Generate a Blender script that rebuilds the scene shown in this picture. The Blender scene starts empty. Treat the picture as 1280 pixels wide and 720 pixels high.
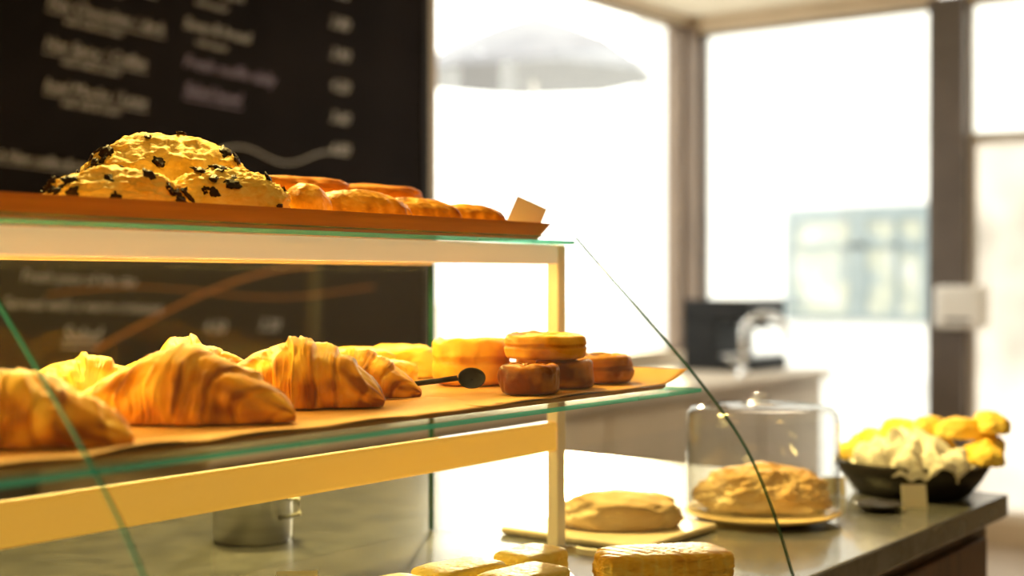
import bpy, bmesh, math, random
from mathutils import Vector, Matrix, noise, Euler

scene = bpy.context.scene
COL = scene.collection
scene.view_settings.view_transform = 'Standard'

# ------------------------------------------------------------------ helpers
def link(o, parent=None):
    COL.objects.link(o)
    if parent is not None:
        o.parent = parent
    return o

def tag(o, label=None, category=None, group=None, kind=None):
    if label: o["label"] = label
    if category: o["category"] = category
    if group: o["group"] = group
    if kind: o["kind"] = kind
    return o

def mesh_obj(name, verts, faces, mats, loc=(0,0,0), rot=(0,0,0), parent=None, smooth=True, fmat=None, attr=None):
    me = bpy.data.meshes.new(name)
    me.from_pydata([tuple(v) for v in verts], [], faces)
    if not isinstance(mats, (list, tuple)): mats = [mats]
    for m in mats: me.materials.append(m)
    if fmat:
        for i, p in enumerate(me.polygons): p.material_index = fmat[i]
    if smooth:
        for p in me.polygons: p.use_smooth = True
    if attr is not None:
        a = me.attributes.new('brown', 'FLOAT', 'POINT')
        for i, v in enumerate(attr): a.data[i].value = v
    me.update()
    o = bpy.data.objects.new(name, me)
    o.location = loc; o.rotation_euler = rot
    return link(o, parent)

def empty(name, loc, rot=(0,0,0)):
    o = bpy.data.objects.new(name, None)
    o.empty_display_size = 0.05
    o.location = loc; o.rotation_euler = rot
    return link(o)

BF = [(0,3,2,1),(4,5,6,7),(0,1,5,4),(1,2,6,5),(2,3,7,6),(3,0,4,7)]
def box_geo(lo, hi):
    x0,y0,z0 = lo; x1,y1,z1 = hi
    return [(x0,y0,z0),(x1,y0,z0),(x1,y1,z0),(x0,y1,z0),(x0,y0,z1),(x1,y0,z1),(x1,y1,z1),(x0,y1,z1)]

def boxes(name, blist, mat, parent=None, bevel=0.0, origin=None, rot=(0,0,0)):
    if origin is None:
        l, h = blist[0]
        origin = ((l[0]+h[0])/2, (l[1]+h[1])/2, min(b[0][2] for b in blist))
    V=[];F=[]
    for lo,hi in blist:
        n=len(V)
        V += [(a-origin[0],b-origin[1],c-origin[2]) for a,b,c in box_geo(lo,hi)]
        F += [tuple(i+n for i in f) for f in BF]
    o = mesh_obj(name, V, F, mat, loc=origin, rot=rot, parent=parent, smooth=False)
    if bevel>0:
        m=o.modifiers.new('bevel','BEVEL'); m.width=bevel; m.segments=3; m.limit_method='ANGLE'
    return o

def lathe(name, prof, mat, loc=(0,0,0), parent=None, n=64, sx=1, sy=1, fn=None, rot=(0,0,0), attr=False, smooth=True):
    V=[];F=[];A=[]
    k=len(prof)
    for i,(r,z) in enumerate(prof):
        for j in range(n):
            a=2*math.pi*j/n
            p=Vector((r*math.cos(a)*sx, r*math.sin(a)*sy, z)); br=0.0
            if fn:
                p,br=fn(p,r,z,a)
            V.append(p);A.append(br)
    for i in range(k-1):
        for j in range(n):
            j2=(j+1)%n
            F.append((i*n+j,i*n+j2,(i+1)*n+j2,(i+1)*n+j))
    if prof[0][0]>1e-5: F.append(tuple(range(n-1,-1,-1)))
    if prof[-1][0]>1e-5: F.append(tuple((k-1)*n+j for j in range(n)))
    return mesh_obj(name,V,F,mat,loc=loc,parent=parent,rot=rot,attr=A if attr else None,smooth=smooth)

def tube(name, pts, r, mat, parent=None, loc=(0,0,0), cyc=False, n=12):
    V=[];F=[]
    P=[Vector(p) for p in pts]
    for i,p in enumerate(P):
        t=(P[min(i+1,len(P)-1)]-P[max(i-1,0)]).normalized()
        up=Vector((0,0,1)) if abs(t.z)<0.95 else Vector((0,1,0))
        if i>0: up=lastn
        x=t.cross(up)
        if x.length<1e-4: x=t.cross(Vector((1,0,0)))
        x.normalize(); y=x.cross(t); lastn=y
        rr = r[i] if isinstance(r,(list,tuple)) else r
        for j in range(n):
            a=2*math.pi*j/n
            V.append(p+x*math.cos(a)*rr+y*math.sin(a)*rr)
    for i in range(len(P)-1):
        for j in range(n):
            j2=(j+1)%n
            F.append((i*n+j,i*n+j2,(i+1)*n+j2,(i+1)*n+j))
    F.append(tuple(range(n-1,-1,-1))); F.append(tuple((len(P)-1)*n+j for j in range(n)))
    return mesh_obj(name,V,F,mat,loc=loc,parent=parent)

# ------------------------------------------------------------------ materials
def new_mat(name):
    m=bpy.data.materials.new(name); m.use_nodes=True
    nt=m.node_tree
    b=nt.nodes.get('Principled BSDF')
    return m,nt,b

def noisy(name, c1, c2, scale=8, rough=0.5, metal=0.0, bump=0.0, stretch=(1,1,1), spec=0.5, detail=4, coat=0.0, emit=None, es=0.0):
    m,nt,b=new_mat(name)
    tc=nt.nodes.new('ShaderNodeTexCoord'); mp=nt.nodes.new('ShaderNodeMapping')
    mp.inputs['Scale'].default_value=stretch
    nz=nt.nodes.new('ShaderNodeTexNoise'); nz.inputs['Scale'].default_value=scale; nz.inputs['Detail'].default_value=detail
    cr=nt.nodes.new('ShaderNodeValToRGB')
    cr.color_ramp.elements[0].position=0.35; cr.color_ramp.elements[1].position=0.65
    cr.color_ramp.elements[0].color=(*c1,1); cr.color_ramp.elements[1].color=(*c2,1)
    nt.links.new(tc.outputs['Object'],mp.inputs['Vector']); nt.links.new(mp.outputs[0],nz.inputs['Vector'])
    nt.links.new(nz.outputs['Fac'],cr.inputs[0]); nt.links.new(cr.outputs[0],b.inputs['Base Color'])
    b.inputs['Roughness'].default_value=rough; b.inputs['Metallic'].default_value=metal
    b.inputs['Specular IOR Level'].default_value=spec
    b.inputs['Coat Weight'].default_value=coat
    if emit:
        b.inputs['Emission Color'].default_value=(*emit,1); b.inputs['Emission Strength'].default_value=es
    if bump>0:
        bp=nt.nodes.new('ShaderNodeBump'); bp.inputs['Strength'].default_value=bump; bp.inputs['Distance'].default_value=0.002
        nt.links.new(nz.outputs['Fac'],bp.inputs['Height']); nt.links.new(bp.outputs[0],b.inputs['Normal'])
    return m

def crust(name, pale, gold, dark, scale=30, rough=0.42, bump=0.5, sss=0.02, streak=(1,1,1), nk=1.3):
    m,nt,b=new_mat(name)
    at=nt.nodes.new('ShaderNodeAttribute'); at.attribute_name='brown'
    tc=nt.nodes.new('ShaderNodeTexCoord'); mp=nt.nodes.new('ShaderNodeMapping'); mp.inputs['Scale'].default_value=streak
    nz=nt.nodes.new('ShaderNodeTexNoise'); nz.inputs['Scale'].default_value=scale; nz.inputs['Detail'].default_value=6
    nz2=nt.nodes.new('ShaderNodeTexNoise'); nz2.inputs['Scale'].default_value=scale*7; nz2.inputs['Detail'].default_value=4
    nt.links.new(tc.outputs['Object'],mp.inputs[0]); nt.links.new(mp.outputs[0],nz.inputs['Vector']); nt.links.new(mp.outputs[0],nz2.inputs['Vector'])
    s=nt.nodes.new('ShaderNodeMath'); s.operation='SUBTRACT'; s.inputs[1].default_value=0.5
    nt.links.new(nz.outputs['Fac'],s.inputs[0])
    ma=nt.nodes.new('ShaderNodeMath'); ma.operation='MULTIPLY_ADD'; ma.inputs[1].default_value=nk
    nt.links.new(s.outputs[0],ma.inputs[0]); nt.links.new(at.outputs['Fac'],ma.inputs[2])
    cr=nt.nodes.new('ShaderNodeValToRGB'); e=cr.color_ramp.elements
    e[0].position=0.05; e[0].color=(*pale,1); e[1].position=0.95; e[1].color=(*dark,1)
    k=e.new(0.5); k.color=(*gold,1)
    nt.links.new(ma.outputs[0],cr.inputs[0]); nt.links.new(cr.outputs[0],b.inputs['Base Color'])
    b.inputs['Roughness'].default_value=rough
    b.inputs['Specular IOR Level'].default_value=0.25
    b.inputs['Specular Tint'].default_value=(1.0,0.7,0.3,1)
    b.inputs['Subsurface Weight'].default_value=sss
    b.inputs['Subsurface Radius'].default_value=(1,0.5,0.2); b.inputs['Subsurface Scale'].default_value=0.008
    bp=nt.nodes.new('ShaderNodeBump'); bp.inputs['Strength'].default_value=bump; bp.inputs['Distance'].default_value=0.0015
    nt.links.new(nz2.outputs['Fac'],bp.inputs['Height']); nt.links.new(bp.outputs[0],b.inputs['Normal'])
    return m

def wood(name,c1,c2,scale=3,rough=0.4,stretch=(1,12,12)):
    return noisy(name,c1,c2,scale=scale,rough=rough,stretch=stretch,bump=0.15,detail=8)

def glass(name, tint=(0.97,0.99,0.98), base=0.03, grazing=0.55, power=3.5, rough=0.02, rim=None):
    m=bpy.data.materials.new(name); m.use_nodes=True; nt=m.node_tree
    nt.nodes.clear()
    out=nt.nodes.new('ShaderNodeOutputMaterial'); mx=nt.nodes.new('ShaderNodeMixShader')
    tr=nt.nodes.new('ShaderNodeBsdfTransparent'); tr.inputs[0].default_value=(*tint,1)
    gl=nt.nodes.new('ShaderNodeBsdfGlossy'); gl.inputs['Roughness'].default_value=rough
    lw=nt.nodes.new('ShaderNodeLayerWeight'); lw.inputs[0].default_value=0.5
    pw=nt.nodes.new('ShaderNodeMath'); pw.operation='POWER'; pw.inputs[1].default_value=power
    ma=nt.nodes.new('ShaderNodeMath'); ma.operation='MULTIPLY_ADD'; ma.inputs[1].default_value=grazing; ma.inputs[2].default_value=base
    nt.links.new(lw.outputs['Facing'],pw.inputs[0]); nt.links.new(pw.outputs[0],ma.inputs[0]); nt.links.new(ma.outputs[0],mx.inputs[0])
    if rim:
        cr=nt.nodes.new('ShaderNodeValToRGB'); e=cr.color_ramp.elements
        e[0].position=0.55; e[0].color=(*tint,1); e[1].position=1.0; e[1].color=(*rim,1)
        nt.links.new(lw.outputs['Facing'],cr.inputs[0]); nt.links.new(cr.outputs[0],tr.inputs[0])
    nt.links.new(tr.outputs[0],mx.inputs[1]); nt.links.new(gl.outputs[0],mx.inputs[2]); nt.links.new(mx.outputs[0],out.inputs[0])
    return m

M_glass=glass('clear_glass')
M_glass_front=glass('front_glass',tint=(0.985,0.99,0.985),base=0.022,grazing=0.3,power=3.5)
M_glass_rear=glass('rear_glass',tint=(0.96,0.97,0.975),base=0.010,grazing=0.2,power=4)
M_glass_shelf=glass('shelf_glass',tint=(0.95,0.985,0.96),base=0.05,grazing=0.4,power=3)
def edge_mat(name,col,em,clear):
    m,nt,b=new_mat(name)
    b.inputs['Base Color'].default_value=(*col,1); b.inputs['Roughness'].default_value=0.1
    b.inputs['Emission Color'].default_value=(0.12,0.85,0.50,1); b.inputs['Emission Strength'].default_value=em  # slight emission puts the light carried by the glass into its edge
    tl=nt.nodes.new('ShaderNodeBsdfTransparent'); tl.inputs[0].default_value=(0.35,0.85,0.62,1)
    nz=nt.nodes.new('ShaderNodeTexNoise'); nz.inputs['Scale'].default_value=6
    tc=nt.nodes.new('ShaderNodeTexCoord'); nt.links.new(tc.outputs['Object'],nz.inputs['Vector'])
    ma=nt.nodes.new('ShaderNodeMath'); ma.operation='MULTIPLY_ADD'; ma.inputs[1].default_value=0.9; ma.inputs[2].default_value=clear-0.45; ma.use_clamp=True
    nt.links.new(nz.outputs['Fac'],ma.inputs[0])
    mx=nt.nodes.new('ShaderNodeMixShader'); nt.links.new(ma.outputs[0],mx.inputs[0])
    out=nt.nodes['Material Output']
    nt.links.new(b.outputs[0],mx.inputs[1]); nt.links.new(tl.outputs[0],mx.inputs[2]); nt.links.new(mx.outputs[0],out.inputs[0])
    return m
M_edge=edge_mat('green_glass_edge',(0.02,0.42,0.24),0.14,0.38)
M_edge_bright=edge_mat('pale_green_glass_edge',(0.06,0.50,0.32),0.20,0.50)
M_edge_thin=edge_mat('dark_green_glass_edge',(0.015,0.10,0.07),0.0,0.0)
M_croissant=crust('croissant_crust',(1.0,0.60,0.07),(0.82,0.35,0.016),(0.28,0.07,0.004),scale=22,rough=0.36,nk=1.2)
M_pale=crust('pale_pastry',(1.0,0.78,0.20),(0.94,0.58,0.06),(0.56,0.24,0.02),scale=24,nk=1.1)
M_tart=crust('caramel_tart',(0.98,0.54,0.06),(0.66,0.25,0.016),(0.16,0.034,0.003),scale=30,rough=0.35)
M_roll=crust('brown_roll',(0.75,0.34,0.05),(0.50,0.17,0.015),(0.18,0.04,0.004),scale=24,rough=0.4)
M_cookie=crust('golden_bun',(0.94,0.56,0.09),(0.70,0.32,0.022),(0.24,0.07,0.005),scale=36)
M_slab=crust('baked_golden_crust',(1.0,0.80,0.22),(0.95,0.58,0.08),(0.60,0.24,0.02),scale=34,rough=0.5)
M_bread=crust('rustic_bread',(0.78,0.60,0.36),(0.58,0.36,0.16),(0.30,0.14,0.045),scale=18,rough=0.6,nk=1.0)
M_breadpale=crust('pale_tan_bread',(0.80,0.64,0.42),(0.64,0.46,0.27),(0.42,0.26,0.12),scale=18,rough=0.65,nk=0.9)
M_scone=crust('scone_dough',(1.0,0.78,0.26),(0.86,0.54,0.09),(0.50,0.22,0.02),scale=30,rough=0.6,bump=0.9)
M_choc=noisy('dark_chocolate',(0.012,0.005,0.003),(0.035,0.013,0.007),scale=60,rough=0.55,spec=0.2)
M_traywood=wood('orange_tray_wood',(0.40,0.12,0.013),(0.62,0.22,0.03),scale=4,rough=0.35)
M_kraft=noisy('kraft_paper',(0.62,0.30,0.055),(0.76,0.40,0.09),scale=9,rough=0.6,bump=0.3)
M_parch=noisy('baking_parchment',(0.85,0.56,0.20),(0.94,0.68,0.30),scale=10,rough=0.65,bump=0.3)
M_board2=wood('pale_board_wood',(0.56,0.46,0.33),(0.66,0.55,0.40),scale=4,rough=0.55)
M_white=noisy('white_card',(0.85,0.82,0.75),(0.92,0.90,0.84),scale=5,rough=0.6)
M_whitebright=noisy('white_enamel',(0.90,0.88,0.84),(0.95,0.93,0.90),scale=5,rough=0.3)
M_paper=noisy('white_tissue_paper',(0.88,0.87,0.85),(0.96,0.95,0.93),scale=12,rough=0.8)
M_rail=noisy('golden_glow_rail',(0.90,0.56,0.14),(0.95,0.64,0.20),scale=3,rough=0.22,stretch=(0.4,8,8),emit=(1.0,0.50,0.055),es=0.55,coat=0.4)  # emission paints the golden light on the lower rail; the bar is no lamp
M_rail2=noisy('pale_glow_rail',(0.70,0.64,0.52),(0.78,0.72,0.60),scale=3,rough=0.25,stretch=(0.4,8,8),emit=(1.0,0.78,0.44),es=0.35)  # even emission puts the pale glow into the upper rail itself
M_post=noisy('cream_post_glow_paint',(0.82,0.72,0.52),(0.88,0.79,0.60),scale=3,rough=0.3,emit=(1.0,0.72,0.36),es=0.10)  # cream paint plus weak emission that brightens posts and rear rails
M_counter=noisy('polished_stone_counter',(0.075,0.078,0.084),(0.115,0.117,0.122),scale=22,rough=0.24,spec=0.55,coat=0.25)
M_dkwood=wood('dark_walnut_cabinet',(0.055,0.022,0.010),(0.11,0.045,0.018),scale=3,rough=0.4,stretch=(10,10,1))
M_steel=noisy('brushed_steel',(0.40,0.40,0.40),(0.52,0.52,0.52),scale=6,rough=0.3,metal=0.95,stretch=(1,1,12))
M_chrome=noisy('chrome',(0.88,0.88,0.87),(0.92,0.92,0.91),scale=3,rough=0.2,metal=0.7)
M_black=noisy('black_plastic',(0.008,0.008,0.009),(0.015,0.015,0.015),scale=10,rough=0.6,spec=0.2)
M_blackdish=noisy('black_enamel',(0.012,0.010,0.011),(0.025,0.022,0.023),scale=10,rough=0.35,spec=0.3)
M_board=noisy('black_chalkboard',(0.009,0.0065,0.006),(0.016,0.0115,0.0105),scale=2.5,rough=0.8,spec=0.1)
M_boardframe=wood('black_board_frame',(0.012,0.009,0.008),(0.02,0.014,0.012),rough=0.6)
M_chalk=noisy('white_chalk',(0.85,0.80,0.72),(0.98,0.93,0.86),scale=30,rough=0.9)
M_chalk2=noisy('lilac_chalk',(0.50,0.42,0.58),(0.60,0.52,0.68),scale=30,rough=0.9)
M_reflection=noisy('orange_reflection',(0.60,0.20,0.04),(0.70,0.27,0.06),scale=30,rough=0.9)  # orange of the glass reflection, drawn across the board
M_wall=noisy('cream_plaster',(0.60,0.49,0.35),(0.66,0.54,0.40),scale=3,rough=0.85,bump=0.1)
M_wallfront=noisy('grey_brown_plaster',(0.15,0.14,0.135),(0.20,0.185,0.175),scale=3,rough=0.85)
M_wains=noisy('dark_grey_splashback',(0.04,0.043,0.048),(0.06,0.064,0.07),scale=3,rough=0.4)
M_ceil=noisy('cream_ceiling_paint',(0.80,0.72,0.58),(0.85,0.77,0.63),scale=2,rough=0.9)
M_frame_tan=wood('tan_window_frame',(0.15,0.095,0.058),(0.21,0.14,0.09),scale=3,stretch=(8,8,1))
M_frame_dk=noisy('dark_bronze_frame',(0.10,0.078,0.064),(0.14,0.11,0.092),scale=4,rough=0.45)
M_cabinet=noisy('warm_beige_counter_paint',(0.47,0.39,0.29),(0.54,0.45,0.345),scale=4,rough=0.6)
M_creamframe=noisy('pale_grey_frame_paint',(0.72,0.68,0.62),(0.78,0.74,0.68),scale=4,rough=0.5)
M_pave=noisy('pale_paving',(0.42,0.41,0.39),(0.52,0.51,0.48),scale=1.5,rough=0.8)
M_facade=noisy('pale_render_facade',(0.62,0.61,0.59),(0.70,0.69,0.67),scale=0.8,rough=0.85)
M_teal=noisy('teal_shopfront_paint',(0.15,0.185,0.195),(0.18,0.215,0.225),scale=4,rough=0.5)
M_umb=noisy('grey_umbrella_canvas',(0.175,0.175,0.195),(0.21,0.21,0.23),scale=5,rough=0.8)
def shopglass():
    m,nt,b=new_mat('shop_window_glass')
    tc=nt.nodes.new('ShaderNodeTexCoord'); nz=nt.nodes.new('ShaderNodeTexNoise'); nz.inputs['Scale'].default_value=2.6; nz.inputs['Detail'].default_value=3
    cr=nt.nodes.new('ShaderNodeValToRGB'); e=cr.color_ramp.elements
    e[0].position=0.36; e[0].color=(0.23,0.265,0.275,1); e[1].position=0.66; e[1].color=(0.40,0.41,0.41,1)
    k=e.new(0.52); k.color=(0.35,0.355,0.29,1)  # mottled grey-green tones paint reflections into the pane colour
    nt.links.new(tc.outputs['Object'],nz.inputs['Vector']); nt.links.new(nz.outputs['Fac'],cr.inputs[0]); nt.links.new(cr.outputs[0],b.inputs['Base Color'])
    b.inputs['Roughness'].default_value=0.5; b.inputs['Specular IOR Level'].default_value=0.1
    return m
M_shopglass=shopglass()

def frosted_mat():
    m,nt,b=new_mat('frosted_window_film')
    b.inputs['Base Color'].default_value=(0.75,0.72,0.67,1); b.inputs['Roughness'].default_value=0.7
    nz=nt.nodes.new('ShaderNodeTexNoise'); nz.inputs['Scale'].default_value=1.8
    cr=nt.nodes.new('ShaderNodeValToRGB'); e=cr.color_ramp.elements
    e[0].position=0.35; e[1].position=0.65
    e[0].color=(0.58,0.56,0.52,1); e[1].color=(0.86,0.83,0.78,1)
    tl=nt.nodes.new('ShaderNodeBsdfTranslucent')
    tc=nt.nodes.new('ShaderNodeTexCoord'); nt.links.new(tc.outputs['Object'],nz.inputs['Vector'])
    nt.links.new(nz.outputs['Fac'],cr.inputs[0]); nt.links.new(cr.outputs[0],tl.inputs[0])
    mx=nt.nodes.new('ShaderNodeMixShader'); mx.inputs[0].default_value=0.9
    out=nt.nodes['Material Output']
    nt.links.new(b.outputs[0],mx.inputs[1]); nt.links.new(tl.outputs[0],mx.inputs[2]); nt.links.new(mx.outputs[0],out.inputs[0])
    return m
M_frost=frosted_mat()

def tile_mat():
    m,nt,b=new_mat('warm_floor_tiles')
    tc=nt.nodes.new('ShaderNodeTexCoord'); br=nt.nodes.new('ShaderNodeTexBrick')
    br.inputs['Scale'].default_value=1.6; br.offset=0
    br.inputs['Color1'].default_value=(0.36,0.29,0.22,1); br.inputs['Color2'].default_value=(0.42,0.34,0.26,1); br.inputs['Mortar'].default_value=(0.2,0.16,0.12,1)
    br.inputs['Mortar Size'].default_value=0.01; br.inputs['Brick Width'].default_value=0.6; br.inputs['Row Height'].default_value=0.6
    nt.links.new(tc.outputs['Object'],br.inputs['Vector']); nt.links.new(br.outputs['Color'],b.inputs['Base Color'])
    b.inputs['Roughness'].default_value=0.35
    return m
M_floor=tile_mat()

# ------------------------------------------------------------------ room shell
CEIL=2.66
def struct(o): o["kind"]="structure"; return o
struct(boxes('floor',[((-2.6,-2.6,-0.1),(6.48,3.6,0.0))],M_floor))
struct(boxes('ceiling',[((-2.6,-2.6,CEIL),(6.63,3.75,CEIL+0.12))],M_ceil))
struct(boxes('wall_back',[((-2.6,3.6,0),(4.33,3.75,CEIL)),((4.33,3.6,0),(6.48,3.75,0.86)),((4.33,3.6,2.62),(6.48,3.75,CEIL))],M_wall))
struct(boxes('wall_end',[((6.48,2.30,2.58),(6.63,3.75,CEIL)),((6.48,2.30,0),(6.63,3.58,0.12)),
                        ((6.48,0.3,2.58),(6.63,2.13,CEIL)),((6.48,0.3,0),(6.63,2.13,0.12)),((6.48,-2.6,0),(6.63,0.3,CEIL))],M_wall))
struct(boxes('trim_1',[((6.46,2.13,0),(6.63,2.30,2.60))],M_frame_dk))
struct(boxes('trim_2',[((6.455,3.575,0),(6.62,3.75,2.62))],M_frame_tan))
struct(boxes('trim_3',[((-2.6,3.585,0.0),(4.32,3.6,0.918))],M_wains))
struct(boxes('wall_front',[((-2.6,-2.75,0),(6.63,-2.6,CEIL))],M_wallfront))
struct(boxes('wall_side',[((-2.75,-2.75,0),(-2.6,3.75,CEIL))],M_wallfront))

def window(name,axis,a0,a1,z0,z1,p0,p1,t,mat,mull=(),panemat=None):
    e=empty(name,((a0 if axis=='x' else p0),(p0 if axis=='x' else a0),z0)); struct(e)
    ex,ey,ez=e.location
    def B(a,b,zz0,zz1,q0,q1):
        if axis=='x': return ((a-ex,q0-ey,zz0-ez),(b-ex,q1-ey,zz1-ez))
        return ((q0-ex,a-ey,zz0-ez),(q1-ex,b-ey,zz1-ez))
    bl=[B(a0,a0+t,z0,z1,p0,p1),B(a1-t,a1,z0,z1,p0,p1),B(a0+t,a1-t,z0,z0+t,p0,p1),B(a0+t,a1-t,z1-t,z1,p0,p1)]
    for mm in mull: bl.append(B(mm-t/2,mm+t/2,z0+t,z1-t,p0,p1))
    boxes('window_frame',bl,mat,parent=e,bevel=0.003)
    pc=(p0+p1)/2
    boxes('window_pane',[B(a0+t,a1-t,z0+t,z1-t,pc-0.003,pc+0.003)],panemat or M_glass,parent=e)
    return e
window('window_1','x',4.33,6.455,0.86,2.62,3.64,3.68,0.018,M_frame_tan)
window('window_2','y',2.30,3.575,0.12,2.58,6.54,6.58,0.018,M_frame_dk)
window('window_3','y',0.30,2.13,1.93,2.58,6.54,6.58,0.02,M_creamframe)
window('window_4','y',0.30,2.13,0.12,1.93,6.54,6.58,0.03,M_creamframe,mull=(1.66,),panemat=M_frost)

# ------------------------------------------------------------------ menu board
board=empty('menu_board',(2.6,3.598,0.95))
tag(board,"large black chalkboard menu with handwritten items and prices","menu board")
def to_local(p,e): return (p[0]-e.location[0],p[1]-e.location[1],p[2]-e.location[2])
def pbox(name,lo,hi,mat,e,bevel=0.0):
    return boxes(name,[(to_local(lo,e),to_local(hi,e))],mat,parent=e,bevel=bevel)
pbox('panel',(0.9,3.565,0.95),(4.20,3.59,2.64),M_board,board)
fb=[((0.9,3.555,0.92),(4.232,3.598,0.95)),((4.20,3.555,0.95),(4.232,3.598,2.64))]
boxes('frame',[(to_local(a,board),to_local(b,board)) for a,b in fb],M_boardframe,parent=board)
def lettering(name,items,mat,e,y):
    for (txt,x,z,size,under) in items:
        V=[];F=[]
        cu=bpy.data.curves.new('t','FONT'); cu.body=txt; cu.size=size; cu.shear=0.35; cu.extrude=0.0008; cu.space_character=0.97; cu.offset=-size*0.014
        ob=bpy.data.objects.new('t',cu); COL.objects.link(ob)
        bpy.context.view_layer.update()
        me=bpy.data.meshes.new_from_object(ob.evaluated_get(bpy.context.evaluated_depsgraph_get()))
        w=0
        for v in me.vertices:
            V.append((v.co.x, -v.co.z, v.co.y-0.045*v.co.x)); w=max(w,v.co.x)
        F += [tuple(p.vertices) for p in me.polygons]
        if under:
            n=len(V)
            V += [(a,b,c-0.045*a) for a,b,c in box_geo((0,-0.001,-size*0.25),(w,0,-size*0.20))]
            F += [tuple(i+n for i in f) for f in BF]
        bpy.data.objects.remove(ob); bpy.data.curves.remove(cu); bpy.data.meshes.remove(me)
        mesh_obj(name,V,F,mat,parent=e,smooth=False,loc=to_local((x,y,z),e))
c1=[("Hot Espresso / Lungo",2.44,2.32),("Hot Ginger / Cocoa",2.45,2.195),("Hot Chocolate / dark",2.45,2.07),("Hot Spicy / Coffee",2.44,1.945),("Iced Mocha / Latte",2.44,1.82)]
it=[(t,x,z,0.052,True) for t,x,z in c1]+[("with milk & cream",x+0.06,z-0.042,0.030,False) for t,x,z in c1]
it+=[("A Filter coffee & any cookie",2.28,1.60,0.040,True),("Fresh juice of the day",2.36,1.245,0.05,False),("Served with a warm croissant",2.30,1.165,0.05,False),("Salad",2.5,1.06,0.07,True)]
lettering('menu_line',it,M_chalk,board,3.564)
c2=[("Sandwich & tea",2.97,2.345),("Toast & Jam",2.97,2.22),("Soup & bread",2.97,2.085),("Fresh muffin daily",2.97,1.955),("Salad bowl",2.97,1.865)]
lettering('menu_line',[(t,x,z,0.060,k==1) for k,(t,x,z) in enumerate(c2[3:])],M_chalk2,board,3.564)
lettering('menu_line',[(t,x,z,0.055,False) for t,x,z in c2[:3]]+[("with butter",3.02,z-0.05,0.032,False) for t,x,z in c2[:3]],M_chalk,board,3.564)
pr=["3.50","2.80","3.90","4.20","3.60","4.00"]
lettering('price',[(p,3.66,2.31-0.118*i,0.060,False) for i,p in enumerate(pr)]+[("4.50",3.05,1.07,0.06,False),("3.20",3.3,1.07,0.06,False)],M_chalk,board,3.564)
pts=[(3.1+0.6*i/20, 3.562, 1.68+0.025*math.sin(i*0.42)+0.001*i) for i in range(21)]
tube('chalk_flourish',[to_local(p,board) for p in pts],0.0025,M_chalk,parent=board,n=6)
pts=[(2.62+0.95*i/24, 3.562, 1.03+0.27*math.sin(i/24*1.5)) for i in range(25)]
tube('reflection_streak',[to_local(p,board) for p in pts],0.006,M_reflection,parent=board,n=6)  # warm reflection in the case glass, drawn as a streak on the board
pts=[(2.45+1.45*i/24, 3.562, 1.205+0.02*math.sin(i*0.3)) for i in range(25)]
tube('reflection_streak',[to_local(p,board) for p in pts],0.003,M_reflection,parent=board,n=6)  # thinner level streak in the same reflection orange

# ------------------------------------------------------------------ counter
ctr=empty('service_counter',(0.9,1.05,0)); tag(ctr,"long counter with polished dark grey stone top and walnut front","counter")
pbox('worktop',(-1.2,0.632,0.885),(2.13,1.50,0.92),M_counter,ctr,bevel=0.004)
pbox('counter_body',(-1.18,0.66,0.08),(2.11,1.47,0.885),M_dkwood,ctr)
pbox('plinth',(-1.16,0.70,0.0),(2.08,1.44,0.08),M_black,ctr)
for i in range(4):
    s0=-1.15+i*0.815
    pbox('front_panel',(s0,0.648,0.14),(s0+0.785,0.66,0.86),M_dkwood,ctr,bevel=0.004)
pbox('end_panel',(2.11,0.70,0.14),(2.12,1.43,0.86),M_dkwood,ctr,bevel=0.003)

# ------------------------------------------------------------------ display case
case=empty('display_case',(0.5,0.95,0.92)); tag(case,"curved glass bakery display case with two shelves on the counter","display case")
S0,S1=-0.5,1.372
def slab(name,lo,hi,mats=None):
    lo=to_local(lo,case);hi=to_local(hi,case)
    V=box_geo(lo,hi)
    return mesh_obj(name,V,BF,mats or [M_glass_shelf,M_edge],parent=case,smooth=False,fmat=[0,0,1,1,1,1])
slab('glass_shelf',(S0,0.924,1.2920),(S1,1.19,1.2965))
slab('glass_shelf',(S0,0.750,1.1215),(S1,1.145,1.1260))
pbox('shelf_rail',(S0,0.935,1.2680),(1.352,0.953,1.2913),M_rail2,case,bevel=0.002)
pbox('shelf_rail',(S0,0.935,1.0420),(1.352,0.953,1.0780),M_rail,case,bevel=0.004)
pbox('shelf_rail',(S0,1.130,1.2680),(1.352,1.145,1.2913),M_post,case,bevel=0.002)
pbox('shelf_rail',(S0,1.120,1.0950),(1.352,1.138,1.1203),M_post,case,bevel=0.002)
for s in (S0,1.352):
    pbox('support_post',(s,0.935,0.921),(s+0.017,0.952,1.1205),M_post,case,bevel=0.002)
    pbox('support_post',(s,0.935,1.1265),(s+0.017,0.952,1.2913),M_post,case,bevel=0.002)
ctrl=[(0.926,1.2985),(0.892,1.265),(0.847,1.222),(0.796,1.172),(0.744,1.118),(0.698,1.060),(0.666,0.995),(0.640,0.921)]
def cr_spline(P,n=6):
    out=[]
    for i in range(len(P)-1):
        p0=P[max(i-1,0)];p1=P[i];p2=P[i+1];p3=P[min(i+2,len(P)-1)]
        for k in range(n):
            t=k/n
            out.append(tuple(0.5*((2*p1[c])+(-p0[c]+p2[c])*t+(2*p0[c]-5*p1[c]+4*p2[c]-p3[c])*t*t+(-p0[c]+3*p1[c]-3*p2[c]+p3[c])*t**3) for c in (0,1)))
    out.append(P[-1]); return out
curve=cr_spline(ctrl)
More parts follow.
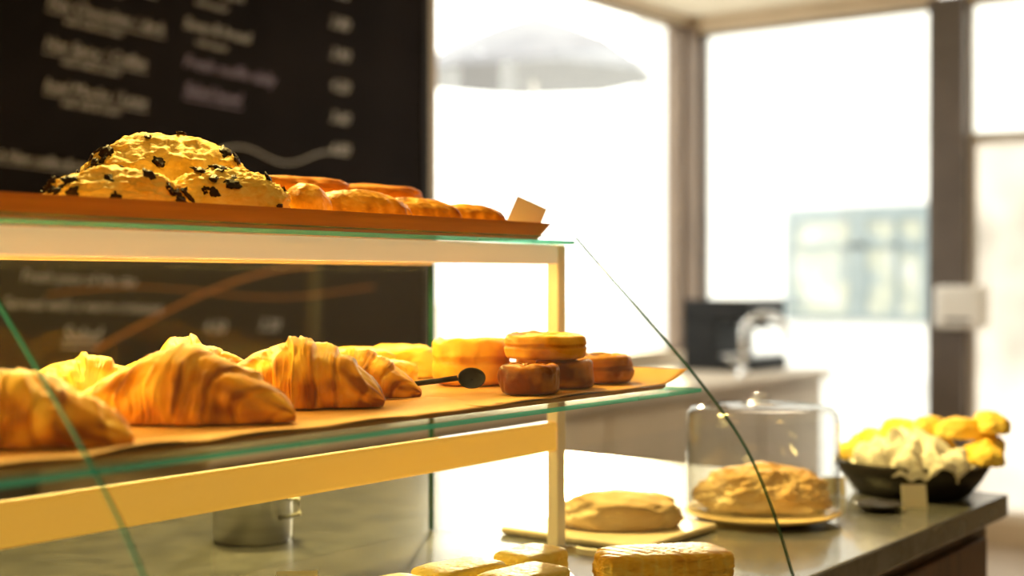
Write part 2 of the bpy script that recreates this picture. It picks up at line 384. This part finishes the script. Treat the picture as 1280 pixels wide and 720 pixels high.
def offs(C,d):
    o=[]
    for i in range(len(C)):
        a=C[max(i-1,0)];b=C[min(i+1,len(C)-1)]
        tx,tz=b[0]-a[0],b[1]-a[1]; l=math.hypot(tx,tz)
        nx,nz=tz/l,-tx/l
        if nx>0: nx,nz=-nx,-nz
        o.append((C[i][0]+nx*d,C[i][1]+nz*d))
    return o
inner=offs(curve,0.0012); outer=offs(curve,0.0036)
def curved_pane(s0,s1):
    V=[];F=[];fm=[]
    for s in (s0,s1):
        for c in (inner,outer):
            V += [to_local((s,d,z),case) for d,z in c]
    n=len(curve)
    for i in range(n-1):
        F.append((i,i+1,2*n+i+1,2*n+i)); fm.append(0)
        F.append((n+i,3*n+i,3*n+i+1,n+i+1)); fm.append(0)
        F.append((i,n+i,n+i+1,i+1)); fm.append(1)
        F.append((2*n+i,2*n+i+1,3*n+i+1,3*n+i)); fm.append(1)
    F.append((0,2*n,3*n,n)); fm.append(1)
    F.append((n-1,2*n-1,4*n-1,3*n-1)); fm.append(1)
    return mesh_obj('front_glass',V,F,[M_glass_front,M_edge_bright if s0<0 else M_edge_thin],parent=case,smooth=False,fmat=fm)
curved_pane(S0,0.548); curved_pane(0.5495,1.374)
def end_pane(s0,s1):
    P=[(d,z) for d,z in outer]+[(1.155,0.921),(1.155,1.2975)]
    n=len(P); V=[to_local((s0,d,z),case) for d,z in P]+[to_local((s1,d,z),case) for d,z in P]
    F=[tuple(range(n)),tuple(range(2*n-1,n-1,-1))]; fm=[0,0]
    for i in range(n):
        j=(i+1)%n; F.append((i,n+i,n+j,j)); fm.append(1)
    return mesh_obj('end_glass',V,F,[M_glass_front,M_edge_thin],parent=case,smooth=False,fmat=fm)
end_pane(1.3745,1.3770)
pbox('rear_glass',(S0,1.1475,0.921),(1.372,1.1525,1.2895),M_glass_rear,case)
pbox('rear_glass_edge',(1.368,1.1470,0.921),(1.372,1.1530,1.2895),M_edge_thin,case)

# ------------------------------------------------------------------ trays and papers
def tray(name,s0,s1,d0,d1,z,h,flare,t,mat,label,cat):
    e=((s0+s1)/2,(d0+d1)/2,z)
    def ring(off,zz,rc=0.02,n=6):
        hx=(s1-s0)/2+off; hy=(d1-d0)/2+off; pts=[]
        for cx,cy,a0 in ((hx-rc,hy-rc,0),(-hx+rc,hy-rc,90),(-hx+rc,-hy+rc,180),(hx-rc,-hy+rc,270)):
            for k in range(n+1):
                a=math.radians(a0+90*k/n); pts.append((cx+rc*math.cos(a),cy+rc*math.sin(a),zz))
        return pts
    R=[ring(-flare,0),ring(-flare*0.15,h*0.8),ring(0,h),ring(-t,h),ring(-flare*0.15-t,h*0.8),ring(-flare-t,t)]
    V=[p for r in R for p in r]; n=len(R[0]); F=[]
    for i in range(len(R)-1):
        for j in range(n):
            j2=(j+1)%n; F.append((i*n+j,i*n+j2,(i+1)*n+j2,(i+1)*n+j))
    F.append(tuple(range(n-1,-1,-1))); F.append(tuple((len(R)-1)*n+j for j in range(n)))
    o=mesh_obj(name,V,F,mat,loc=e,smooth=False)
    return tag(o,label,cat)
tray('serving_tray',-0.05,1.347,0.932,1.188,1.297,0.020,0.012,0.003,M_traywood,"long orange wooden serving tray on the upper glass shelf","tray")
tray('baking_tray',0.02,1.352,0.775,1.125,1.1265,0.0045,0.003,0.0015,M_traywood,"shallow brown baking tray on the lower glass shelf","tray")

def sheet(name,s0,s1,d0,d1,z,mat,label,cat,amp=0.002,curl=None,nx=120,ny=30,seed=0,rot=0,wav=0.006):
    V=[];F=[]
    cx,cy=(s0+s1)/2,(d0+d1)/2
    for j in range(ny+1):
        for i in range(nx+1):
            u=i/nx;v=j/ny
            x=s0+(s1-s0)*u; y=d0+(d1-d0)*v
            n_=noise.noise(Vector((x*9+seed,y*9,0)))
            edge=min(u,1-u,v,1-v)
            w=max(0,1-edge*9)
            zz=abs(n_)*amp*w*2.2
            if curl: zz+=curl(u,v)
            y+= noise.noise(Vector((x*5+seed,7,0)))*wav*(1-v)
            V.append((x-cx,y-cy,zz))
    for j in range(ny):
        for i in range(nx):
            a=j*(nx+1)+i; F.append((a,a+1,a+nx+2,a+nx+1))
    o=mesh_obj(name,V,F,mat,loc=(cx,cy,z),rot=(0,0,rot))
    m=o.modifiers.new('thick','SOLIDIFY'); m.thickness=0.0005; m.offset=1
    return tag(o,label,cat)
sheet('parchment_sheet',0.56,1.325,0.953,1.168,1.3003,M_parch,"pale baking parchment lining the wooden tray","baking paper",amp=0.0005,wav=0.002,
      curl=lambda u,v: 0.010*max(0,1-v*12)+0.006*max(0,(u-0.97)/0.03))
sheet('kraft_paper_sheet',0.05,1.02,0.768,1.12,1.1315,M_kraft,"brown kraft paper under the croissants","baking paper",amp=0.0030,seed=3)
sheet('kraft_paper_sheet',0.99,1.362,0.762,1.10,1.1326,M_kraft,"brown kraft paper with curled end under the caramel tarts","baking paper",amp=0.003,seed=8,
      curl=lambda u,v: 0.014*max(0,(u-0.86)/0.14)**1.6)

# ------------------------------------------------------------------ pastry geometry
def croissant(name,L,R,loc,rotz,label,mat=M_croissant,bend=0.5,nb=3.4,seed=0,hz=1.0,group=None,tip=0.19,cat="croissant",tilt=0,H=None,bb=0.0):
    nt_,na=190,72
    Rc=L/(2*math.sin(bend)); V=[];A=[];F=[]
    for i in range(nt_+1):
        t=-1+2*i/nt_
        ph=t*bend
        c=Vector((Rc*math.sin(ph),Rc*(math.cos(ph)-math.cos(bend)),0))
        nrm=Vector((math.sin(ph),math.cos(ph),0))
        at=abs(t)
        p=(1-at**1.26)**0.84*(1-tip)+tip*(1-at**5)**0.5
        for j in range(na):
            a=2*math.pi*j/na
            wob=0.30*noise.noise(Vector((t*2.2,math.cos(a)*1.3,math.sin(a)*1.3+seed)))
            u=at*nb+0.50*math.sin(a+seed)*(1 if t>0 else -1)+wob+0.45
            u=abs(u)
            fr=u%1.0; idx=int(u)
            step=fr**0.8 if fr<0.88 else (0.91*(1-((fr-0.88)/0.12)**2))
            amp=0.135+0.07*noise.noise(Vector((idx*3.1+seed,a*0.5,0)))
            k=0.89+amp*step
            dirv=Vector((t*2.6,math.cos(a)*1.2,math.sin(a)*1.2+seed*3))
            nz=noise.noise(dirv)*0.15+noise.noise(dirv*3.0)*0.06
            fine=noise.noise(Vector((fr*14+idx*7,a*1.4,seed)))*0.035*min(1,p*2)
            fac=0.11*abs(math.sin(1.5*a+seed+idx*1.7))-0.04
            r=R*p*(k+nz+fine+fac)
            y=math.cos(a)*r*1.05; z=math.sin(a)*r*hz
            P=c+nrm*y; P.z=z
            V.append(P); up=max(0,math.sin(a))
            A.append(bb+0.20+0.24*step*step+0.02*up+0.20*at+0.70*noise.noise(dirv*1.5)-(0.12 if fr<0.10 else 0)+ (0.14 if 0.76<fr<0.93 else 0)+0.25*max(0,-math.sin(a)+0.2))
    for i in range(nt_):
        for j in range(na):
            j2=(j+1)%na; F.append((i*na+j,(i+1)*na+j,(i+1)*na+j2,i*na+j2))
    F.append(tuple(range(na))); F.append(tuple(nt_*na+j for j in range(na-1,-1,-1)))
    lo=-R*0.52*hz
    cx=Rc*(1-math.cos(bend))*0.5
    W=[]
    for v in V:
        z=v.z
        tt=abs(v.x)/(L/2)
        z-= (tt**1.3)*(-lo)*0.75
        if z<lo: z=lo+(z-lo)*0.03
        W.append((v.x,v.y-cx,z))
    mn=min(w[2] for w in W); mx=max(w[2] for w in W)
    sc=(H/(mx-mn)) if H else 1
    W=[(a,b,(c-mn)*sc) for a,b,c in W]
    o=mesh_obj(name,W,F,mat,loc=loc,rot=(tilt,0,rotz),attr=A)
    return tag(o,label,cat,group)

def lump(name,rx,ry,h,loc,rotz,mat,label,cat,group=None,seed=0,rough=0.06,pw=2.2,flat=0.45,ridges=0,rdepth=0.06,sub=5,base=0.35,parent=None,freq=2.0,rdir=0.5,hf=0.3):
    bm=bmesh.new(); bmesh.ops.create_icosphere(bm,subdivisions=sub,radius=1)
    V=[];A=[]
    for v in bm.verts:
        p=v.co.normalized()
        s=(abs(p.x)**pw+abs(p.y)**pw+abs(p.z)**pw)**(-1/pw); q=p*s
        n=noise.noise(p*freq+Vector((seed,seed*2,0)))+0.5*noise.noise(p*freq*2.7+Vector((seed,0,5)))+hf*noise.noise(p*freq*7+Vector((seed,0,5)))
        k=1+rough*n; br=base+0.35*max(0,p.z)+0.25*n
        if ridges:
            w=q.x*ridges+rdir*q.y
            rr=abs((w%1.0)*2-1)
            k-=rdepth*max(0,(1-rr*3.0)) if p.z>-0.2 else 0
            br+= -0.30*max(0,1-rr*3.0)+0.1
        q=q*k
        z=q.z
        if z<-flat: z=-flat+(z+flat)*0.04
        V.append((q.x*rx,q.y*ry,(z+flat)/(1+flat)*h)); A.append(br)
    F=[tuple(v.index for v in f.verts) for f in bm.faces]; bm.free()
    mn=min(v[2] for v in V); V=[(a,b,c-mn) for a,b,c in V]
    o=mesh_obj(name,V,F,mat,loc=loc,rot=(0,0,rotz),attr=A,parent=parent)
    if parent is None: tag(o,label,cat,group)
    return o

# ---- croissants, lower shelf
ZL=1.1332
G="croissants on the lower shelf"
rad=math.radians
croissant('croissant',0.170,0.044,(0.556,0.850,ZL),rad(-48),"golden croissant resting at the end of the kraft paper",seed=1.3,group=G,H=0.054)
croissant('croissant',0.190,0.049,(0.730,0.880,ZL),rad(-52),"large golden-brown croissant with a tall peaked middle",seed=4.1,group=G,H=0.065,bb=0.05)
croissant('croissant',0.160,0.046,(0.882,0.900,ZL),rad(-52),"golden croissant with crisp ridges beside the largest one",seed=7.7,group=G,H=0.065,bb=0.05)
croissant('croissant',0.165,0.046,(0.745,1.025,ZL),rad(-38),"pale brightly lit croissant behind the others",seed=2.2,group=G,H=0.052,mat=M_pale)  # bright light on this croissant is put into its paler crust
croissant('croissant',0.130,0.040,(0.985,0.925,ZL),rad(-48),"small golden croissant at the end of the row",seed=9.4,group=G,H=0.050)
croissant('croissant',0.170,0.044,(0.870,1.035,ZL),rad(-38),"golden croissant lying behind the front row",seed=5.5,group=G,H=0.064)
croissant('croissant',0.140,0.040,(0.600,1.035,ZL),rad(-45),"golden croissant lying behind the front row",seed=6.5,group=G,H=0.050)
G2="pale pastries behind the croissants"
for k,(s,d,r_,h_) in enumerate([(1.060,1.068,0.036,0.038),(1.142,1.070,0.036,0.037),(1.224,1.072,0.036,0.037),(1.092,0.992,0.035,0.028)]):
    lump('danish_pastry',r_*1.12,r_,h_,(s,d,ZL+0.001),0.3+k,M_pale,"low flat golden-yellow pastry between croissants and tarts","pastry",group=G2,seed=2+k,rough=0.08,base=0.1,pw=4)

# ---- caramel tarts
def tart(name,r,h,loc,seed,label,group,mat=M_tart,crease=True,base=0.42):
    prof=[(r*0.86,0),(r*0.95,h*0.03),(r*1.0,h*0.14)]
    for k in range(1,12):
        u=k/12
        b=1.0+0.035*math.sin(math.pi*u)-(0.055*math.exp(-((u-0.55)/0.06)**2) if crease else 0)
        prof.append((r*b,h*(0.14+0.70*u)))
    prof+=[(r*0.985,h*0.90),(r*0.94,h*0.965),(r*0.87,h*1.0),(r*0.80,h*0.985)]
    for k in range(1,18):
        u=1-k/18.0
        prof.append((max(r*0.80*u,0.0001),h*0.95))
    def fn(p,rr,z,a):
        q=Vector((math.cos(a)*1.5+seed,math.sin(a)*1.5,z*40))
        n=noise.noise(q)*0.10+noise.noise(q*3)*0.04
        p=Vector((p.x*(1+n),p.y*(1+n),z)); br=base+0.6*n*3
        if z>h*0.93 and rr<r*0.83:
            sp=math.sin(rr/r*14-a); p.z+=0.0022*sp+0.002*noise.noise(Vector((p.x*90,p.y*90,seed)))
            br=base-0.1-0.28*sp
        elif z>h*0.86: br-=0.10
        if z>h*0.5: p.z+=h*0.07*noise.noise(Vector((math.cos(a)*1.2,math.sin(a)*1.2,seed*2)))
        if crease and 0.45<z/h<0.62: br+=0.22
        if z<h*0.12: br+=0.3
        return p,br
    o=lathe(name,prof,mat,loc=loc,n=72,fn=fn,attr=True)
    o.rotation_euler=(0,0,seed)
    return tag(o,label,"tart",group)
G3="caramel tarts on the lower shelf"
ZT=ZL+0.0014
tart('caramel_tart',0.0300,0.0290,(1.118,0.808,ZT),1,"small round dark brown tart in the front row",G3,base=0.95,crease=False)
tart('caramel_tart',0.0310,0.0290,(1.204,0.824,ZT),2,"small round brown tart in the front row",G3,base=0.75,crease=False)
tart('caramel_tart',0.0310,0.0300,(1.290,0.830,ZT),3,"small round brown tart at the end of the row",G3,base=0.60)
tart('caramel_tart',0.0425,0.0260,(1.182,0.834,ZT+0.0314),4,"wide round golden tart stacked on two smaller tarts",G3,base=0.22)
tart('caramel_tart',0.0290,0.0300,(1.262,0.897,ZT),5,"small round brown tart in the second row",G3,base=0.6)
tart('caramel_tart',0.0425,0.0490,(1.184,0.935,ZT),6,"large round golden tart with glazed top",G3,base=0.16)
tart('caramel_tart',0.0270,0.0300,(1.328,0.908,ZT),7,"small round brown tart in the second row",G3,base=0.5)
sp=empty('serving_spoon',(1.096,0.866,ZT+0.014),(0,0,rad(-50))); tag(sp,"black serving spoon lying on the kraft paper beside the tarts","spoon")
V=[];F=[];n=28;kk=8
for i in range(kk+1):
    th=math.pi/2*i/kk
    for j in range(n):
        a=2*math.pi*j/n; V.append((0.0145*math.sin(th)*math.cos(a),0.0125*math.sin(th)*math.sin(a),-0.006*math.cos(th)))
for i in range(kk):
    for j in range(n):
        j2=(j+1)%n; F.append((i*n+j,i*n+j2,(i+1)*n+j2,(i+1)*n+j))
b_=mesh_obj('spoon_bowl',V,F,M_black,parent=sp,rot=(rad(55),0,0)); m=b_.modifiers.new('s','SOLIDIFY'); m.thickness=0.0015
tube('handle',[(-0.0145,0,0.0),(-0.035,0,-0.003),(-0.06,0,-0.006),(-0.085,0,-0.008),(-0.105,0,-0.009)],[0.003,0.0028,0.0028,0.0030,0.0030],M_black,parent=sp)

# ---- upper tray pastries
ZU=1.3014
def scone(loc,rx,ry,h,seed,label,nchips,rotz=0,cs=1.0,pw=2.2,rough=0.10):
    e=empty('chocolate_chip_scone',loc,(0,0,rotz)); tag(e,label,"scone","chocolate chip scones on the upper tray")
    body=lump('scone_body',rx,ry,h,(0,0,0),0,M_scone,None,None,seed=seed,rough=rough,pw=pw,flat=0.35,parent=e,freq=2.3,base=0.15,sub=6,hf=0.6)
    rnd=random.Random(int(seed*10)); me=body.data
    V=[];F=[]
    vs=[v for v in me.vertices if v.co.z>h*0.12]
    ctrs=[rnd.choice(vs) for _ in range(14)]
    for c in range(nchips):
        if rnd.random()<0.55:
            cc=rnd.choice(ctrs); near=[v for v in rnd.sample(vs,min(900,len(vs))) if (v.co-cc.co).length<0.014]
            v=rnd.choice(near) if near else cc
        else: v=rnd.choice(vs)
        size=rnd.uniform(0.0026,0.0064)*cs; bm=bmesh.new(); bmesh.ops.create_icosphere(bm,subdivisions=3,radius=1)
        nm=v.normal; tx=nm.orthogonal().normalized(); ty=nm.cross(tx); n0=len(V)
        an=rnd.random()*6; tx,ty=tx*math.cos(an)+ty*math.sin(an),ty*math.cos(an)-tx*math.sin(an)
        for w in bm.verts:
            q=w.co*(1+0.8*noise.noise(w.co*1.8+Vector((c,seed,0))))
            V.append(v.co+tx*q.x*size*1.3+ty*q.y*size*0.85+nm*(q.z*size*0.35))
        F+= [tuple(x.index+n0 for x in f.verts) for f in bm.faces]; bm.free()
    o=mesh_obj('chocolate_chips',V,F,M_choc,parent=e); o["kind"]="stuff"; o["label"]="dark chocolate chunks"
    return e
scone((0.898,1.105,ZU),0.086,0.066,0.092,3.1,"large domed scone studded with dark chocolate chunks",125,-0.5,1.15,pw=2.3,rough=0.07)
scone((0.772,1.018,ZU),0.062,0.044,0.048,5.7,"low rough scone with chocolate chunks",44,-0.6,rough=0.10)
scone((0.878,0.993,ZU),0.060,0.033,0.052,8.2,"rough scone with chocolate chunks at the tray front",48,-0.6,rough=0.10)
G4="golden buns on the upper tray"
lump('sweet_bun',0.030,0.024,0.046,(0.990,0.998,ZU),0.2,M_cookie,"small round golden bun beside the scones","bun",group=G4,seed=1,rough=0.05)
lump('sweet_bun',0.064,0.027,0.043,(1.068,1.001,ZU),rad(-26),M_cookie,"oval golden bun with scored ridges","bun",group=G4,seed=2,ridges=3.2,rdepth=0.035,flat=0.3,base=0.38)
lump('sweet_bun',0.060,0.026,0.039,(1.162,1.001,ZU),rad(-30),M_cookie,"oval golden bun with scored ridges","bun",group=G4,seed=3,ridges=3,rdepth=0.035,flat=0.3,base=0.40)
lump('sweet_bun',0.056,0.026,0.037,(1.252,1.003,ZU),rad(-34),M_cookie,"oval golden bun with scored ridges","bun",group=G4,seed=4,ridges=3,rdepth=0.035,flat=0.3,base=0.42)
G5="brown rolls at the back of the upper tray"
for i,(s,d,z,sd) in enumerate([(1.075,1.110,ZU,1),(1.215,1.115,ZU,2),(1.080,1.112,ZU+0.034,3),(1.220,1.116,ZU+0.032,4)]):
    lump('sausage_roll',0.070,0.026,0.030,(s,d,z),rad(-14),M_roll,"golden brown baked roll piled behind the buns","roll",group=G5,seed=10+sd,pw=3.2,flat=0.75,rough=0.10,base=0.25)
def card(name,loc,w,h,rotz,lean,label,roll=0):
    V=box_geo((-w/2,-0.0006,0),(w/2,0.0006,h))
    o=mesh_obj(name,V,BF,M_white,loc=loc,rot=(lean,roll,rotz),smooth=False)
    return tag(o,label,"price card")
card('price_card',(1.316,0.968,1.304),0.040,0.044,rad(-50),rad(-14),"blank white price card leaning at the tray end",roll=rad(24))

# ------------------------------------------------------------------ things on the counter inside the case
ZC=0.9205
can=empty('steel_pot',(1.185,1.290,ZC))
tag(can,"round brushed steel pot standing on the counter","pot")
lathe('pot_body',[(0.046,0),(0.049,0.003),(0.050,0.074),(0.053,0.077),(0.052,0.078),(0.048,0.074),(0.047,0.006),(0.0001,0.005)],M_steel,parent=can)
tube('handle',[(0,-0.049,0.058),(0.012,-0.070,0.056),(0.012,-0.072,0.038),(0,-0.049,0.032)],0.003,M_steel,parent=can)
tray('serving_tray',0.92,1.352,0.69,0.93,ZC,0.010,0.006,0.002,M_steel,"flat steel tray on the counter inside the display case","tray")
ZB=ZC+0.003
G6="golden pastries inside the case"
for k,(s,d,l) in enumerate([(0.985,0.885,0.048),(1.090,0.878,0.050),(1.000,0.820,0.048),(1.105,0.808,0.050),(1.195,0.862,0.038)]):
    lump('custard_pastry',l,0.028,0.034,(s,d,ZB),rad(2*k-10),M_yellow if False else M_slab,"low rectangular yellow-gold pastry on the steel tray","pastry",group=G6,seed=k+1,pw=6,flat=0.85,rough=0.035,base=-0.15,sub=6,hf=0.5)
lump('lattice_pastry',0.072,0.034,0.036,(1.274,0.744,ZB),rad(-42),M_slab,"long golden-orange pastry with scored crisp top","pastry",seed=3,ridges=4.5,pw=7,rdepth=0.05,flat=0.85,rough=0.04,rdir=1.4,base=0.22,sub=6,hf=0.6)
card('price_card',(0.935,0.955,ZC),0.040,0.045,rad(-45),rad(-12),"blank white price card on the counter")

# ------------------------------------------------------------------ things on the counter beyond the case
bb_=boxes('bread_board',[((1.400,0.845,0.9205),(1.590,1.060,0.930))],M_board2,bevel=0.004); tag(bb_,"pale wooden board under the bread","board")
lump('bread_loaf',0.080,0.050,0.046,(1.500,0.940,0.9305),rad(-50),M_breadpale,"low pale tan loaf on a light board","bread",seed=9,rough=0.14,freq=1.5,base=0.3)
dl=(1.705,0.838,ZC)
st=empty('cake_stand',dl); tag(st,"low cake plate covered with a clear straight-sided glass dome","cake stand")
lathe('plate',[(0.06,0),(0.065,0.004),(0.100,0.008),(0.107,0.012),(0.106,0.014),(0.100,0.012),(0.05,0.011),(0.0001,0.011)],M_bread,parent=st)
lathe('glass_dome',[(0.104,0.0145),(0.104,0.135),(0.102,0.146),(0.096,0.153),(0.080,0.156),(0.035,0.158),(0.012,0.159),(0.010,0.162),(0.013,0.167),(0.009,0.171),(0.0001,0.172)],
     glass('dome_glass',tint=(0.96,0.965,0.96),base=0.05,grazing=0.45,power=2.5,rim=(0.55,0.54,0.52)),parent=st,n=72)
lump('pastry_mound',0.088,0.060,0.058,(1.710,0.838,ZC+0.0135),rad(-52),M_bread,"irregular brown baked mound under the glass dome","pastry",seed=13,rough=0.17,freq=2.4,base=0.15,hf=0.3,sub=6)
pl=lathe('serving_basket',[(0.07,0),(0.084,0.003),(0.103,0.030),(0.114,0.050),(0.112,0.052),(0.099,0.030),(0.080,0.008),(0.0001,0.006)],M_blackdish,loc=(2.035,0.752,ZC),sx=0.78,sy=1.05)
tag(pl,"black oval basket with paper and yellow pastries","basket")
V=[];F=[];nr,na_=30,110
for i in range(nr+1):
    for j in range(na_):
        u=i/nr; a=2*math.pi*j/na_
        cr_=abs(noise.noise(Vector((math.cos(a)*2.2,math.sin(a)*2.2,u*2.5))))+0.4*abs(noise.noise(Vector((math.cos(a)*5,math.sin(a)*5,u*5))))
        r=(0.004+0.088*math.sin(u*1.9)/1.0)*(0.85+0.30*cr_)
        z=0.046*(1-u)**0.6*(0.8+0.4*cr_)+0.042+0.014*cr_-0.030*u*u
        if u>0.8: z+=0.018*(u-0.8)/0.2*(0.6+1.0*cr_)
        V.append((r*math.cos(a)*0.56,r*math.sin(a)*1.0,z))
for i in range(nr):
    for j in range(na_):
        j2=(j+1)%na_; F.append((i*na_+j,i*na_+j2,(i+1)*na_+j2,(i+1)*na_+j))
F.append(tuple(range(na_-1,-1,-1)))
o=mesh_obj('tissue_paper',V,F,M_paper,loc=(1.998,0.738,ZC+0.004),smooth=False); tag(o,"wide crumpled white tissue paper in the black basket","paper")
m=o.modifiers.new('t','SOLIDIFY'); m.thickness=0.0006
G8="yellow pastries in the black basket"
for k,(s,d,z,r) in enumerate([(2.045,0.846,ZC+0.048,20),(2.092,0.835,ZC+0.058,70),(2.092,0.735,ZC+0.052,-40),(2.052,0.648,ZC+0.052,60),(2.088,0.785,ZC+0.078,70),(2.080,0.690,ZC+0.086,-60),(2.105,0.655,ZC+0.062,10),(2.092,0.742,ZC+0.084,-10),(2.098,0.650,ZC+0.096,40)]):
    lump('brioche_roll',0.038,0.024,0.032,(s,d,z),rad(r),M_pale,"small yellow glazed brioche roll in the basket","roll",group=G8,seed=k+20,flat=0.4,rough=0.10,base=0.1)
card('price_card',(1.915,0.700,ZC),0.036,0.034,rad(-50),rad(-12),"blank white price card beside the basket")
card('price_card',(1.945,0.835,ZC),0.034,0.030,rad(-50),rad(-12),"blank white price card near the glass dome")
d_=lathe('small_dish',[(0.02,0),(0.024,0.002),(0.034,0.010),(0.033,0.011),(0.022,0.004),(0.0001,0.003)],M_blackdish,loc=(1.865,0.735,ZC)); tag(d_,"small shallow black dish on the counter","dish")

# ------------------------------------------------------------------ back counter, coffee machine, tap
bc=empty('back_counter',(4.5,3.2,0)); tag(bc,"warm beige back counter under the window","counter")
pbox('worktop',(2.4,2.78,0.76),(6.44,3.575,0.80),M_cabinet,bc,bevel=0.004)
pbox('counter_body',(2.43,2.83,0.08),(6.42,3.575,0.76),M_cabinet,bc)
pbox('plinth',(2.46,2.87,0),(6.38,3.56,0.08),M_frame_dk,bc)
for i in range(6):
    s=2.46+i*0.655
    pbox('cabinet_door',(s,2.815,0.12),(s+0.635,2.83,0.73),M_cabinet,bc,bevel=0.004)
cm=empty('coffee_machine',(6.14,3.15,0.80)); tag(cm,"black espresso machine on the back counter","coffee machine")
def lb(name,lo,hi,mat,e,bevel=0.006): return boxes(name,[(lo,hi)],mat,parent=e,bevel=bevel)
lb('machine_base',(-0.20,-0.17,0.0),(0.20,0.20,0.07),M_black,cm)
lb('machine_back',(-0.20,0.02,0.07),(0.20,0.20,0.27),M_black,cm)
lb('machine_head',(-0.20,-0.16,0.25),(0.20,0.20,0.35),M_black,cm)
lb('drip_tray',(-0.17,-0.16,0.07),(0.17,0.01,0.08),M_steel,cm,0.002)
for x in (-0.09,0.09):
    lathe('brew_head',[(0.032,0.21),(0.032,0.25)],M_steel,parent=cm,loc=(x,-0.08,0),n=24)
    tube('portafilter_handle',[(x,-0.10,0.225),(x,-0.15,0.22),(x,-0.19,0.215)],0.012,M_black,parent=cm)
fa=empty('tap',(5.62,2.86,0.80)); tag(fa,"chrome swan-neck tap over the sink","tap")
lathe('tap_base',[(0.028,0),(0.028,0.012),(0.018,0.03),(0.016,0.05)],M_chrome,parent=fa,n=24)
pts=[(0,0,0.05),(0,0,0.20)]+[((0.09-0.09*math.cos(a))*1.0,-(0.09-0.09*math.cos(a))*0.75,0.20+0.09*math.sin(a)) for a in [math.pi*i/14 for i in range(1,15)]]+[(0.18,-0.135,0.15)]
tube('spout',pts,0.013,M_chrome,parent=fa)
tube('lever',[(0,0.012,0.05),(-0.02,0.04,0.075),(-0.04,0.07,0.10)],0.008,M_chrome,parent=fa)
ds=empty('towel_dispenser',(6.459,2.13,1.02)); tag(ds,"white wall-mounted paper towel dispenser on the dark post","dispenser")
lb('dispenser_body',(-0.12,-0.13,0),(0,0.10,0.20),M_whitebright,ds,0.02)
lb('paper_slot',(-0.123,-0.07,0.03),(-0.115,0.05,0.045),M_black,ds,0.002)

# ------------------------------------------------------------------ outdoors
g=boxes('pavement',[((-25,-25,-0.22),(60,60,-0.12))],M_pave); tag(g,"pale sunlit paving outside the shop","ground",kind="stuff")
bd=empty('shop_building',(18.0,8,-0.12)); tag(bd,"pale rendered building with teal framed shop windows across the street","building")
pbox('facade',(18,-6,-0.12),(22,11,7),M_facade,bd)
for k,(d0,d1) in enumerate([(6.35,8.45),(2.6,4.6)]):
    w=empty('shop_window',to_local((17.95,(d0+d1)/2,0.68),bd)); w.parent=bd
    W=(d1-d0)/2
    boxes('pane',[((0,-W+.08,0.08),(0.03,W-.08,1.5))],M_shopglass,parent=w)
    boxes('frame',[((-0.04,-W,0),(0.03,W,0.08)),((-0.04,-W,1.38),(0.03,W,1.58)),((-0.04,-W,0.08),(0.03,-W+.12,1.38)),((-0.04,W-.12,0.08),(0.03,W,1.38)),((-0.04,-0.16,0.08),(0.03,0.10,1.38)),((-0.04,-0.62,0.08),(0.03,-0.54,1.38)),((-0.04,-W+.1,1.0),(0.03,W-.1,1.06))],M_teal,parent=w)
um=empty('patio_umbrella',(8.15,5.85,-0.12)); tag(um,"grey canvas patio umbrella outside the window","umbrella")
lathe('canopy',[(0.90,2.84),(0.88,2.90),(0.62,3.08),(0.3,3.22),(0.03,3.31),(0.0001,3.32)],M_umb,parent=um,n=8,smooth=False)
lathe('pole',[(0.02,0.05),(0.02,2.75),(0.018,3.25)],M_whitebright,parent=um,n=16)
lathe('umbrella_base',[(0.28,0),(0.28,0.04),(0.06,0.07),(0.03,0.12)],M_frame_dk,parent=um,n=32)

# ------------------------------------------------------------------ light
w=bpy.data.worlds.new('World'); scene.world=w; w.use_nodes=True
bg=w.node_tree.nodes['Background']; bg.inputs[0].default_value=(1.0,0.96,0.88,1); bg.inputs[1].default_value=4.8

def area(name,loc,size,sy,power,color,rot):
    l=bpy.data.lights.new(name,'AREA'); l.shape='RECTANGLE'; l.size=size; l.size_y=sy; l.energy=power; l.color=color
    o=bpy.data.objects.new(name,l); o.location=loc; o.rotation_euler=rot; link(o); return o
W1=(1.0,0.72,0.20)
area('added_overhead_light',(1.5,1.85,2.58),0.3,0.3,105,W1,(rad(-30),rad(15),0))  # added back light over the case, no fixture in view
area('added_overhead_light',(0.5,-0.8,2.58),0.5,0.5,10,(1,0.68,0.20),(rad(38),0,0))  # added front fill from the camera side, no fixture in view
area('added_overhead_light',(3.6,1.6,2.58),1.0,0.6,22,(1,0.85,0.62),(0,0,0))  # added fill for the far room and menu board, no fixture in view
area('shelf_strip_lamp',(0.45,1.120,1.2655),1.75,0.012,8.0,W1,(rad(-22),0,0))
area('shelf_strip_lamp',(0.45,0.925,1.2655),1.75,0.010,1.5,W1,(rad(0),0,0))
area('shelf_strip_lamp',(0.45,1.105,1.0900),1.75,0.012,3.2,W1,(rad(-35),0,0))
sl=bpy.data.lights.new('sun','SUN'); sl.energy=7; sl.color=(1.0,0.78,0.45); sl.angle=rad(2)
so=bpy.data.objects.new('sun',sl); link(so)
tosun=Vector((4.4,2.9,0.98)).normalized()
so.rotation_euler=(-tosun).to_track_quat('-Z','Y').to_euler()

# ------------------------------------------------------------------ camera
cam=bpy.data.cameras.new('camera'); co=bpy.data.objects.new('camera',cam); link(co)
cam.lens=47.8; cam.sensor_width=36; cam.clip_start=0.05
co.location=(0,0,1.25)
co.rotation_euler=(rad(90-0.37),0,-math.atan2(0.8027,0.5964))
cam.dof.use_dof=True; cam.dof.focus_distance=1.34; cam.dof.aperture_fstop=2.8
scene.camera=co
